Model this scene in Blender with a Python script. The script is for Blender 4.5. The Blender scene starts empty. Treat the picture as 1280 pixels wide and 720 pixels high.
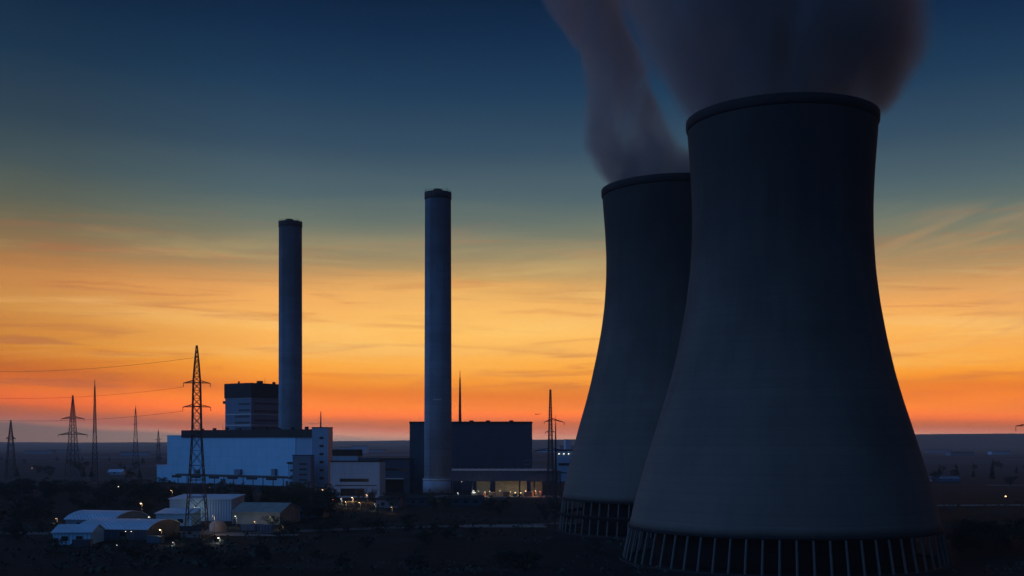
import bpy, bmesh, math, random
from mathutils import Vector, Matrix
R = math.radians
random.seed(7)
S = bpy.context.scene
COL = S.collection

# ------------------------------------------------------------------ camera
CAMZ, F, CX, HY = 35.0, 1280.0, 640.0, 552.0
STR = 1.125      # lens 40.5 mm: distances below were surveyed for 36 mm, so they are stretched by STR at the end
cd = bpy.data.cameras.new('camera'); cam = bpy.data.objects.new('camera', cd); COL.objects.link(cam)
cam.location = (0, 0, CAMZ); cam.rotation_euler = (R(90), 0, 0)
cd.sensor_width = 36; cd.lens = 40.5
cd.shift_y = (HY - 360.0) / 1280.0
cd.clip_start = 1; cd.clip_end = 60000
S.camera = cam

# ------------------------------------------------------------------ view / engine
S.view_settings.view_transform = 'Standard'; S.view_settings.look = 'None'
S.view_settings.exposure = 0.0; S.view_settings.gamma = 1.0
S.view_settings.use_curve_mapping = False
cy = S.cycles
cy.use_denoising = True
cy.max_bounces = 5; cy.diffuse_bounces = 3; cy.glossy_bounces = 2; cy.volume_bounces = 1
cy.volume_step_rate = 0.4; cy.volume_max_steps = 256
cy.sample_clamp_indirect = 4.0

# ------------------------------------------------------------------ world: dusk sky
def lin(c):
    return tuple(((v/255.0)/12.92 if v/255.0 <= .04045 else ((v/255.0+.055)/1.055)**2.4) for v in c) + (1.0,)

class NT:
    def __init__(s, tree): s.t = tree
    def n(s, typ, **kw):
        nd = s.t.nodes.new(typ)
        for k, v in kw.items(): setattr(nd, k, v)
        return nd
    def l(s, a, b): s.t.links.new(a, b)
    def val(s, nd, i, v):
        if isinstance(v, bpy.types.NodeSocket): s.l(v, nd.inputs[i])
        else: nd.inputs[i].default_value = v
    def math(s, op, a, b=None, c=None, clamp=False):
        nd = s.n('ShaderNodeMath', operation=op, use_clamp=clamp)
        s.val(nd, 0, a)
        if b is not None: s.val(nd, 1, b)
        if c is not None: s.val(nd, 2, c)
        return nd.outputs[0]
    def vmath(s, op, a, b=None):
        nd = s.n('ShaderNodeVectorMath', operation=op); s.val(nd, 0, a)
        if b is not None: s.val(nd, 1, b)
        return nd
    def mix(s, f, a, b, blend='MIX'):
        nd = s.n('ShaderNodeMixRGB', blend_type=blend)
        s.val(nd, 0, f); s.val(nd, 1, a); s.val(nd, 2, b); return nd.outputs[0]
    def ramp(s, f, stops, interp='LINEAR'):
        nd = s.n('ShaderNodeValToRGB'); cr = nd.color_ramp; cr.interpolation = interp
        while len(cr.elements) < len(stops): cr.elements.new(.5)
        for e, (p, c) in zip(cr.elements, stops): e.position = p; e.color = c
        s.val(nd, 0, f); return nd.outputs[0]
    def mapr(s, v, a, b, c, d, smooth=False):
        nd = s.n('ShaderNodeMapRange'); nd.interpolation_type = 'SMOOTHSTEP' if smooth else 'LINEAR'
        s.val(nd, 0, v)
        for i, q in enumerate((a, b, c, d)): nd.inputs[i+1].default_value = q
        return nd.outputs[0]
    def noise(s, vec, scale, detail=3, rough=.5, dist=0):
        nd = s.n('ShaderNodeTexNoise'); s.l(vec, nd.inputs['Vector'])
        nd.inputs['Scale'].default_value = scale; nd.inputs['Detail'].default_value = detail
        nd.inputs['Roughness'].default_value = rough; nd.inputs['Distortion'].default_value = dist
        return nd.outputs[0]
    def scale(s, vec, v):
        return s.vmath('MULTIPLY', vec, v).outputs[0]

W = bpy.data.worlds.new('World'); S.world = W; W.use_nodes = True
W.node_tree.nodes.clear(); g = NT(W.node_tree)
SUN_AZ = R(9)          # degrees to the right of +Y; the sun is just under the horizon there
tc = g.n('ShaderNodeTexCoord')
d = g.vmath('NORMALIZE', tc.outputs['Generated']).outputs[0]
sep = g.n('ShaderNodeSeparateXYZ'); g.l(d, sep.inputs[0])
dx, dy, dz = sep.outputs
hl = g.math('SQRT', g.math('ADD', g.math('MULTIPLY', dx, dx), g.math('ADD', g.math('MULTIPLY', dy, dy), 1e-5)))
cosaz = g.math('DIVIDE', g.math('ADD', g.math('MULTIPLY', dx, math.sin(SUN_AZ)), g.math('MULTIPLY', dy, math.cos(SUN_AZ))), hl)
tel = g.math('DIVIDE', dz, hl)                       # tangent of the elevation
# streaky cloud noise, thin horizontal layers
nv = g.scale(d, (3.0, 3.0, 34.0))
n1 = g.noise(nv, 1.0, 5, .6, .4)
nv2 = g.scale(d, (7.0, 7.0, 95.0))
n2 = g.noise(nv2, 1.0, 4, .55, .8)
wob = g.math('MULTIPLY', g.math('SUBTRACT', n1, .5), g.mapr(tel, .14, .24, .055, .012))
band = g.mapr(tel, .02, .2, 1, 0.0, True)
telw = g.math('ADD', g.math('ADD', tel, g.mapr(cosaz, .78, .965, -.021, 0)), g.math('MULTIPLY', wob, g.mapr(tel, .0, .12, .25, 1.0)))
P = lambda y: max(0.0, (552.0 - y) / 1440.0)
HZD = 8.0e-5
def thru(y, c):
    """sky light needed behind the evening haze for the colour seen through it"""
    t = P(y); Lp = min(15600.0, 265.0/max(t, 1e-4)); T = math.exp(-HZD*Lp); c = lin(c)
    return tuple(max(0.0, (v-(1-T)*h)/T)/4.0 for v, h in zip(c, (.044, .050, .078))) + (1.0,)
SKYT = [(552, (150, 126, 118)), (547, (196, 140, 120)), (540, (196, 116, 94)), (533, (184, 106, 70)), (527, (226, 112, 60)), (521, (246, 122, 52)), (512, (250, 134, 46)), (498, (240, 128, 46)), (488, (232, 128, 46)),
        (474, (248, 152, 52)), (458, (252, 170, 66)), (440, (248, 172, 82)), (415, (252, 184, 94)), (390, (238, 168, 94)), (362, (206, 152, 94)), (345, (174, 141, 98)),
        (315, (134, 128, 102)), (285, (108, 118, 106)), (245, (78, 99, 106)), (190, (54, 78, 97)), (120, (31, 60, 87)), (50, (19, 45, 74)), (0, (13, 35, 62))]
SUNSET = [(P(y), thru(y, c)) for y, c in SKYT] + [(0.60, tuple(v/4 for v in lin((9, 26, 50)))), (1.0, tuple(v/4 for v in lin((8, 20, 40))))]
front = g.mix(1.0, g.ramp(telw, SUNSET), (4, 4, 4, 1), 'MULTIPLY')
BACK = [(0.0, lin((34, 56, 88))), (0.06, lin((36, 62, 96))), (0.25, lin((36, 64, 102))), (0.6, lin((28, 54, 96))), (1.0, lin((12, 28, 56)))]
back = g.ramp(tel, BACK)
gain = g.ramp(g.mapr(cosaz, .78, .97, 0, 1), [(0, (.40, .35, .27, 1)), (.45, (.64, .58, .52, 1)), (.8, (.97, .97, .97, 1)), (1, (1, 1, 1, 1))])
gain = g.mix(g.mapr(tel, .05, .34, 0, 1), gain, g.mix(.45, gain, (1, 1, 1, 1)))
front = g.mix(1.0, front, gain, 'MULTIPLY')
# thin dusky cloud streaks low in the sky, bright wisps above them, and tilted wisps towards the right
cl = g.math('MULTIPLY', g.mapr(n2, .50, .72, 0, .5, True), g.math('MULTIPLY', g.mapr(tel, .02, .05, 0, 1), g.mapr(tel, .13, .20, 1, 0)))
front = g.mix(cl, front, lin((190, 104, 66)))
br = g.math('MULTIPLY', g.mapr(n1, .46, .68, 0, .42, True), g.math('MULTIPLY', g.mapr(tel, .05, .085, 0, 1), g.mapr(tel, .12, .19, 1, 0)))
front = g.mix(br, front, tuple(v*1.25 for v in lin((255, 204, 118))[:3]) + (1,))
az = g.math('DIVIDE', dx, g.math('MAXIMUM', dy, .05))
for slope, fr, sd in ((.36, 60.0, 3.1), (.20, 46.0, 8.7)):
    cv = g.n('ShaderNodeCombineXYZ'); g.val(cv, 0, g.math('MULTIPLY', az, 5.0)); g.val(cv, 1, g.math('MULTIPLY', g.math('SUBTRACT', tel, g.math('MULTIPLY', az, slope)), fr)); cv.inputs[2].default_value = sd
    nn_ = g.noise(cv.outputs[0], 1.0, 3, .5, .3)
    k_ = g.math('MULTIPLY', g.mapr(nn_, .54, .74, 0, .5, True), g.math('MULTIPLY', g.mapr(tel, .06, .09, 0, 1), g.math('MULTIPLY', g.mapr(tel, .14, .20, 1, 0), g.mapr(az, .30, .38, 0, 1))))
    front = g.mix(k_, front, lin((236, 170, 104)))
# broad golden glow low in the middle of the view
gl = g.math('MULTIPLY', g.mapr(g.math('ABSOLUTE', g.math('SUBTRACT', az, -.03)), 0, .26, 1, 0, True), g.math('MULTIPLY', g.mapr(tel, .05, .09, 0, 1, True), g.mapr(tel, .11, .17, 1, 0, True)))
front = g.mix(g.math('MULTIPLY', gl, .35), front, tuple(v*1.3 for v in lin((255, 206, 104))[:3]) + (1,))
ff = g.mapr(cosaz, .10, .76, 0, 1, True)
sky = g.mix(ff, back, front)
# added blue lobe in the unseen sky behind left, to brighten left-facing walls
lobe = g.vmath('DOT_PRODUCT', d, Vector((-.90, -.22, .42)).normalized()).outputs['Value']
lobe = g.math('POWER', g.math('MAXIMUM', lobe, 0.0), 4.0)
lb = g.n('ShaderNodeCombineXYZ')
for i_, v_ in enumerate((.17, .40, .92)): g.val(lb, i_, g.math('MULTIPLY', lobe, v_))
sky = g.mix(1.0, sky, lb.outputs[0], 'ADD')
# physical twilight sky underneath the measured dusk colours
ns = g.n('ShaderNodeTexSky'); ns.sky_type = 'NISHITA'; ns.sun_disc = False
ns.sun_elevation = R(-3.0); ns.sun_rotation = SUN_AZ; ns.altitude = 100; ns.dust_density = 2.0
nsc = g.mix(1.0, ns.outputs[0], (.01, .01, .01, 1), 'MULTIPLY')
sky = g.mix(1.0, sky, nsc, 'ADD')
below = g.mapr(dz, -.03, 0.0, 1, 0)
sky = g.mix(below, sky, lin((24, 26, 36)))
bg = g.n('ShaderNodeBackground'); g.l(sky, bg.inputs[0]); bg.inputs[1].default_value = 1.0
wo = g.n('ShaderNodeOutputWorld'); g.l(bg.outputs[0], wo.inputs[0])

# one very weak, very soft lamp: the blue glow of the sky opposite the sunset
sl = bpy.data.lights.new('twilight_glow', 'SUN'); sl.energy = 0.05; sl.angle = R(70); sl.color = (.38, .62, 1.0)
so = bpy.data.objects.new('twilight_glow', sl); COL.objects.link(so)
so.rotation_euler = Vector((.80, .55, -.35)).to_track_quat('-Z', 'Y').to_euler()

# ------------------------------------------------------------------ materials
def mat(name, col, rough=.8, var=.25, scale=.2, bump=0.0, stretch=(1, 1, 1), metal=0, col2=None, bands=None, spec=.3, streak=0):
    m = bpy.data.materials.new(name); m.use_nodes = True; t = NT(m.node_tree)
    b = m.node_tree.nodes['Principled BSDF']
    tcn = t.n('ShaderNodeTexCoord'); v = tcn.outputs['Object']
    n = t.noise(t.scale(v, stretch), scale, 5, .6)
    c1 = tuple(x*(1-var) for x in col[:3]) + (1,); c2 = tuple(min(1, x*(1+var)) for x in (col2 or col)[:3]) + (1,)
    c = t.ramp(n, [(.3, c1), (.7, c2)])
    if streak:
        sn = t.noise(t.scale(v, (1, 1, .03)), streak, 4, .65)
        c = t.mix(t.mapr(sn, .45, .75, 0, .22), c, tuple(x*.55 for x in col[:3]) + (1,))
    if bands:      # horizontal construction joints every `bands` metres
        sp = t.n('ShaderNodeSeparateXYZ'); t.l(v, sp.inputs[0])
        fr = t.math('FRACT', t.math('DIVIDE', sp.outputs[2], bands))
        ln = t.math('LESS_THAN', fr, .10)
        fl = t.math('FLOOR', t.math('DIVIDE', sp.outputs[2], bands))
        wn = t.n('ShaderNodeTexWhiteNoise', noise_dimensions='1D'); t.l(fl, wn.inputs['W'])
        c = t.mix(t.math('MULTIPLY', wn.outputs['Value'], .22), c, tuple(x*.6 for x in col[:3]) + (1,))
        c = t.mix(t.math('MULTIPLY', ln, .25), c, tuple(x*.5 for x in col[:3]) + (1,))
    t.l(c, b.inputs['Base Color'])
    b.inputs['Roughness'].default_value = rough; b.inputs['Metallic'].default_value = metal
    b.inputs['Specular IOR Level'].default_value = spec
    if bump:
        bn = t.n('ShaderNodeBump'); bn.inputs['Strength'].default_value = bump; bn.inputs['Distance'].default_value = .3
        t.l(t.noise(v, scale*6, 4), bn.inputs['Height']); t.l(bn.outputs[0], b.inputs['Normal'])
    return m
def darken_top(m, z1, depth):
    """darkens towards the top in near-black vertical streaks that end at ragged, uneven heights"""
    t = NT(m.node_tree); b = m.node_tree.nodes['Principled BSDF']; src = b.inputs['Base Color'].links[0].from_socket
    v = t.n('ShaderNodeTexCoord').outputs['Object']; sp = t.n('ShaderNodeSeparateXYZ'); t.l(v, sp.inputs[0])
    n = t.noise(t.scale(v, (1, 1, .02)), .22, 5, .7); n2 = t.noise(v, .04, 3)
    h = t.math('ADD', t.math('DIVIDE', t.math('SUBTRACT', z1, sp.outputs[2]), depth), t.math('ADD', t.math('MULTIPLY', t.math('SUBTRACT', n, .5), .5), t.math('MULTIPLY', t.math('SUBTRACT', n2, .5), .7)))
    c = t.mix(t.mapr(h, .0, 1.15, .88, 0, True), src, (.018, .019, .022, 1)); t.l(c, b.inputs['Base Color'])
def cladding(name, col, rib=1.2, rough=.5, var=.12):
    """ribbed metal sheets with panel joints; ribs run vertically along local x or y"""
    m = bpy.data.materials.new(name); m.use_nodes = True; t = NT(m.node_tree)
    b = m.node_tree.nodes['Principled BSDF']
    tcn = t.n('ShaderNodeTexCoord'); v = tcn.outputs['Object']
    sp = t.n('ShaderNodeSeparateXYZ'); t.l(v, sp.inputs[0])
    h = t.math('ADD', sp.outputs[0], sp.outputs[1])
    px = t.math('FLOOR', t.math('DIVIDE', h, 6.0)); pz = t.math('FLOOR', t.math('DIVIDE', sp.outputs[2], 7.5))
    wn = t.n('ShaderNodeTexWhiteNoise', noise_dimensions='2D')
    cb = t.n('ShaderNodeCombineXYZ'); t.l(px, cb.inputs[0]); t.l(pz, cb.inputs[1]); t.l(cb.outputs[0], wn.inputs['Vector'])
    c = t.mix(t.math('MULTIPLY', wn.outputs['Value'], var), col + (1,), tuple(x*.6 for x in col) + (1,))
    nz = t.noise(t.scale(v, (1, 1, .15)), .25, 5, .65)
    c = t.mix(t.mapr(nz, .45, .8, 0, .35), c, tuple(x*.6 for x in col) + (1,))
    jl = t.math('LESS_THAN', t.math('FRACT', t.math('DIVIDE', sp.outputs[2], 7.5)), .03)
    c = t.mix(t.math('MULTIPLY', jl, .3), c, tuple(x*.4 for x in col) + (1,))
    t.l(c, b.inputs['Base Color']); b.inputs['Roughness'].default_value = rough
    b.inputs['Specular IOR Level'].default_value = .25
    bn = t.n('ShaderNodeBump'); bn.inputs['Strength'].default_value = .5; bn.inputs['Distance'].default_value = .15
    t.l(t.math('SINE', t.math('MULTIPLY', h, 6.283/rib)), bn.inputs['Height']); t.l(bn.outputs[0], b.inputs['Normal'])
    return m
def emis(name, col, st):
    m = bpy.data.materials.new(name); m.use_nodes = True
    b = m.node_tree.nodes['Principled BSDF']; b.inputs['Base Color'].default_value = (.3, .3, .3, 1)
    b.inputs['Emission Color'].default_value = col + (1,); b.inputs['Emission Strength'].default_value = st
    return m
M = dict(
    tower=mat('tower_concrete', (.150, .134, .118), .9, .10, .05, 0, bands=2.6, streak=.35),
    rim=mat('rim_concrete', (.02, .02, .022), .9, .2, .2),
    leg=mat('leg_concrete', (.11, .105, .10), .9, .2, .5),
    dark=mat('dark_void', (.008, .008, .009), .95, .2, .3),
    stack=mat('stack_concrete', (.36, .46, .58), .85, .14, .06, stretch=(1, 1, .3), bands=6.0, streak=.5),
    crown=mat('crown_steel', (.03, .03, .035), .8, .2, .4),
    ledge=mat('pale_ledge', (.55, .55, .55), .8, .2, .4),
    white=cladding('pale_blue_cladding', (.34, .68, .90)),
    white2=cladding('white_cladding', (.29, .44, .60)),
    grey=cladding('grey_cladding', (.15, .22, .30)),
    lead=cladding('lead_grey_cladding', (.15, .21, .30)),
    navy=cladding('navy_cladding', (.062, .088, .13)),
    navy2=cladding('slate_cladding', (.045, .085, .13)),
    roofd=mat('dark_roofing', (.025, .027, .032), .9, .25, .3),
    roofw=cladding('pale_roof_sheet', (.50, .70, .88), 1.6, .45, .3),
    green=mat('greenish_render', (.24, .28, .27), .8, .2, .3),
    glass=mat('dark_glass', (.02, .025, .03), .15, .2, .3, spec=.6),
    louv=mat('louvre_metal', (.05, .06, .08), .6, .2, .4),
    steel=mat('galvanised_dark_steel', (.06, .06, .065), .7, .2, .5),
    rust=mat('rusty_steel', (.22, .10, .06), .8, .3, .5),
    pole=mat('pole_paint', (.12, .12, .13), .6, .2, .5),
    wire=mat('aluminium_cable', (.07, .07, .07), .7, .1, 1),
    bark=mat('bark', (.06, .045, .035), .95, .3, 2),
    leaf=mat('foliage_dark', (.028, .045, .032), .9, .4, .25, col2=(.035, .05, .04)),
    leaf2=mat('foliage_olive', (.035, .048, .036), .9, .4, .25),
    leaf3=mat('foliage_conifer', (.02, .035, .022), .9, .4, .25),
    asphalt=mat('asphalt', (.07, .07, .072), .8, .25, .15),
    paint=mat('road_paint', (.6, .6, .58), .7, .2, 1),
    kerb=mat('kerb_stone', (.3, .3, .29), .9, .2, .6),
    gravel=mat('pale_gravel', (.17, .17, .165), .95, .3, .1),
    hill=mat('hill_woods', (.035, .045, .04), 1, .4, .01),
    warm=emis('lamp_warm', (1.0, .60, .25), 7), cool=emis('lamp_cool', (.95, .84, .58), 3.5),
    red=emis('lamp_red', (1.0, .10, .05), 7), lit=emis('lit_window', (1.0, .72, .36), .35),
    litg=emis('lit_green_window', (.6, .85, .6), .03),
)

darken_top(M['tower'], 133.0, 105.0); darken_top(M['stack'], 232.0, 250.0)
# ------------------------------------------------------------------ mesh helpers
class MB:
    def __init__(s): s.b = bmesh.new()
    def box(s, x0, x1, y0, y1, z0, z1):
        v = [s.b.verts.new(p) for p in ((x0,y0,z0),(x1,y0,z0),(x1,y1,z0),(x0,y1,z0),(x0,y0,z1),(x1,y0,z1),(x1,y1,z1),(x0,y1,z1))]
        for f in ((3,2,1,0),(4,5,6,7),(0,1,5,4),(1,2,6,5),(2,3,7,6),(3,0,4,7)): s.b.faces.new([v[i] for i in f])
        return s
    def tube(s, p, q, r, r2=None, n=5, caps=True):
        p, q = Vector(p), Vector(q); r2 = r if r2 is None else r2
        a = (q-p)
        if a.length < 1e-6: return s
        a.normalize(); u = a.orthogonal().normalized(); w = a.cross(u)
        A, B = [], []
        for i in range(n):
            t = 2*math.pi*i/n; o = u*math.cos(t)+w*math.sin(t)
            A.append(s.b.verts.new(p+o*r)); B.append(s.b.verts.new(q+o*r2))
        for i in range(n): s.b.faces.new((A[i], A[(i+1)%n], B[(i+1)%n], B[i]))
        if caps: s.b.faces.new(A[::-1]); s.b.faces.new(B)
        return s
    def path(s, pts, r, n=5):
        for a, b in zip(pts, pts[1:]): s.tube(a, b, r, n=n)
        return s
    def lathe(s, prof, n=96, closed=False, smooth=True):
        rings = []
        for r, z in prof:
            rings.append([s.b.verts.new((r*math.cos(2*math.pi*i/n), r*math.sin(2*math.pi*i/n), z)) for i in range(n)] if r > 1e-4 else [s.b.verts.new((0, 0, z))])
        prs = list(zip(rings, rings[1:]))
        if closed: prs.append((rings[-1], rings[0]))
        for A, B in prs:
            for i in range(n):
                j = (i+1) % n
                if len(A) == 1 and len(B) == 1: continue
                if len(A) == 1: f = (A[0], B[j], B[i])
                elif len(B) == 1: f = (A[i], A[j], B[0])
                else: f = (A[i], A[j], B[j], B[i])
                fc = s.b.faces.new(f); fc.smooth = smooth
        return s
    def prism(s, pts, axis, a, b):
        """extrude a polygon: pts in the plane across `axis` ('x' -> (y,z))"""
        mk = (lambda p, t: (t, p[0], p[1])) if axis == 'x' else ((lambda p, t: (p[0], t, p[1])) if axis == 'y' else (lambda p, t: (p[0], p[1], t)))
        A = [s.b.verts.new(mk(p, a)) for p in pts]; B = [s.b.verts.new(mk(p, b)) for p in pts]; n = len(pts)
        s.b.faces.new(A); s.b.faces.new(B[::-1])
        for i in range(n): s.b.faces.new((A[i], B[i], B[(i+1)%n], A[(i+1)%n]))
        return s
    def quad(s, *p): s.b.faces.new([s.b.verts.new(q) for q in p]); return s
    def build(s, name, m, parent=None, recalc=True):
        if recalc: bmesh.ops.recalc_face_normals(s.b, faces=s.b.faces)
        me = bpy.data.meshes.new(name); s.b.to_mesh(me); s.b.free()
        for k in (m if isinstance(m, (list, tuple)) else [m]): me.materials.append(k)
        o = bpy.data.objects.new(name, me); COL.objects.link(o); o.parent = parent
        return o
def tag(o, label=None, cat=None, group=None, kind=None):
    for k, v in (('label', label), ('category', cat), ('group', group), ('kind', kind)):
        if v: o[k] = v
    return o
def thing(name, label, cat, loc=(0, 0, 0), rz=0, group=None):
    o = bpy.data.objects.new(name, None); COL.objects.link(o)
    o.location = loc; o.rotation_euler = (0, 0, rz); o.empty_display_size = 1
    return tag(o, label, cat, group)
def copy_tree(o, parent=None):
    c = o.copy(); COL.objects.link(c); c.parent = parent
    for ch in list(o.children): copy_tree(ch, c)
    return c
def X(x, Y): return (x-CX)/F*Y
def Z(y, Y): return CAMZ+(HY-y)/F*Y

# ------------------------------------------------------------------ ground, hills, roads
def ground_mat():
    m = bpy.data.materials.new('field_ground'); m.use_nodes = True; t = NT(m.node_tree)
    b = m.node_tree.nodes['Principled BSDF']
    v = t.n('ShaderNodeTexCoord').outputs['Object']
    vo = t.n('ShaderNodeTexVoronoi'); vo.feature = 'F1'; vo.inputs['Scale'].default_value = 1
    t.l(t.scale(v, (.0016, .0034, 0)), vo.inputs['Vector'])
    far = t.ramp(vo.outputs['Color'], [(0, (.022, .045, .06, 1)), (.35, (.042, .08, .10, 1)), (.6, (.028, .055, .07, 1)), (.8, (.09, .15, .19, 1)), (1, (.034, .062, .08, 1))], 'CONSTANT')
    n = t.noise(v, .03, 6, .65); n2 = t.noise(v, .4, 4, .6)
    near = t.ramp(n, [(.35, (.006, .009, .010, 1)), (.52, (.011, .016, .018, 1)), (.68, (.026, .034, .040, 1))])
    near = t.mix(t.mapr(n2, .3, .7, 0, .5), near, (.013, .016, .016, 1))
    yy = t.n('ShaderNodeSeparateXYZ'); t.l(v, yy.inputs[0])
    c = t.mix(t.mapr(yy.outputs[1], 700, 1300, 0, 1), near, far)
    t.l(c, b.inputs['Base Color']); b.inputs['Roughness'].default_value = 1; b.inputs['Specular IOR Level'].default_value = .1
    bn = t.n('ShaderNodeBump'); bn.inputs['Strength'].default_value = .6; bn.inputs['Distance'].default_value = .6
    t.l(n2, bn.inputs['Height']); t.l(bn.outputs[0], b.inputs['Normal'])
    return m
gm = MB(); GN = 60
def gz(x, y):
    if y < 1500: return 0.0
    k = min(1, (y-1500)/3000)
    return k*5*(math.sin(x*.0011+1.3)+math.sin(y*.0009+x*.0004))-k*4
xs = [-14000 + 28000*i/GN for i in range(GN+1)]
ys = [-600, 100, 600, 1100, 1500] + [1500+14000*((i+1)/40)**1.6 for i in range(40)]
grid = [[gm.b.verts.new((x, y, gz(x, y))) for x in xs] for y in ys]
for j in range(len(ys)-1):
    for i in range(GN): gm.b.faces.new((grid[j][i], grid[j][i+1], grid[j+1][i+1], grid[j+1][i]))
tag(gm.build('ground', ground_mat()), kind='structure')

def ridge(name, Y, pts, depth, seed):
    """a hill range: crest heights in metres along x, real depth behind it"""
    rnd = random.Random(seed); mb = MB(); n = 160
    x0, x1 = pts[0][0], pts[-1][0]
    rows = []
    K = [(0, 0), (.25, .45), (.5, .86), (.62, 1), (.8, .9), (1.2, 0)]
    ph = [rnd.uniform(0, 6) for _ in range(6)]
    for kd, kh in K:
        row = []
        for i in range(n+1):
            x = x0+(x1-x0)*i/n
            for (a, ha), (b, hb) in zip(pts, pts[1:]):
                if a <= x <= b: h = ha+(hb-ha)*(x-a)/(b-a); break
            w = math.sin(x*.0013+ph[0])*4+math.sin(x*.004+ph[1]+kd*2)*2+math.sin(x*.011+ph[2])*.8+rnd.uniform(-.5, .5)
            row.append(mb.b.verts.new((x, (Y+depth*kd+math.sin(x*.002+ph[3])*150)*STR, max(-6, (h+w*min(1, h/30))*kh-6+(0 if kh else -2)))))
        rows.append(row)
    for A, B in zip(rows, rows[1:]):
        for i in range(n): f = mb.b.faces.new((A[i], A[i+1], B[i+1], B[i])); f.smooth = True
    return tag(mb.build(name, M['hill']), kind='structure')
ridge('hills', 6800, [(-900, 0), (-500, 30), (300, 50), (1500, 74), (2600, 104), (3600, 104), (5200, 90)], 2200, 3)
ridge('hills', 10200, [(-8500, 20), (-5000, 34), (-2600, 40), (-1000, 52), (800, 70), (3000, 120), (7500, 110)], 2500, 5)

def road(name, pts, w, m, z=.05, marks=False, kerbs=True):
    mb = MB(); L, Rr = [], []; pts = [(x, y*STR) for x, y in pts]
    for i, (x, y) in enumerate(pts):
        a = Vector(pts[max(0, i-1)]); b = Vector(pts[min(len(pts)-1, i+1)]); t = (b-a).normalized(); nn = Vector((-t.y, t.x))
        L.append(Vector((x, y))+nn*w/2); Rr.append(Vector((x, y))-nn*w/2)
    for i in range(len(pts)-1):
        mb.quad((*L[i], z), (*Rr[i], z), (*Rr[i+1], z), (*L[i+1], z))
    o = tag(mb.build(name, m), kind='structure')
    if kerbs:
        kb = MB()
        for side, sg in ((L, 1), (Rr, -1)):
            for a, b in zip(side, side[1:]):
                t = (b-a).normalized(); nn = Vector((-t.y, t.x))*.15*sg
                p = [a, b, b+nn, a+nn]; 
                bt = [kb.b.verts.new((q.x, q.y, 0)) for q in p]; tp = [kb.b.verts.new((q.x, q.y, z+.12)) for q in p]
                kb.b.faces.new(tp)
                for i in range(4): kb.b.faces.new((bt[i], bt[(i+1) % 4], tp[(i+1) % 4], tp[i]))
        tag(kb.build('kerbs', M['kerb']), kind='structure')
    if marks:
        mk = MB()
        for a, b in zip(pts, pts[1:]):
            a, b = Vector(a), Vector(b); Ln = (b-a).length; t = (b-a)/Ln; nn = Vector((-t.y, t.x))*.08
            k = 0
            while k < Ln-3:
                p, q = a+t*k, a+t*(k+3)
                mk.quad((*(p+nn), z+.01), (*(p-nn), z+.01), (*(q-nn), z+.01), (*(q+nn), z+.01)); k += 9
        tag(mk.build('road_markings', M['paint']), kind='structure')
    return o
road('road', [(-330, 395), (-200, 392), (-150, 388), (-100, 392), (-40, 420), (0, 428), (25, 440)], 7, M['asphalt'], marks=True)
road('road', [(130, 520), (230, 560), (400, 575), (800, 600)], 9, M['gravel'], marks=True)
road('yard', [(-20, 424), (14, 424)], 16, M['gravel'], z=.09, kerbs=False)
road('yard', [(-112, 384), (-80, 382)], 9, M['gravel'], z=.09, kerbs=False)
road('yard', [(-60, 655), (30, 655)], 30, M['gravel'], z=.06, kerbs=False)
road('path', [(190, 420), (300, 428), (420, 440)], 5, M['gravel'], kerbs=False)
road('road', [(380, 820), (700, 850), (1200, 930)], 12, M['gravel'], kerbs=False)

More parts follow.
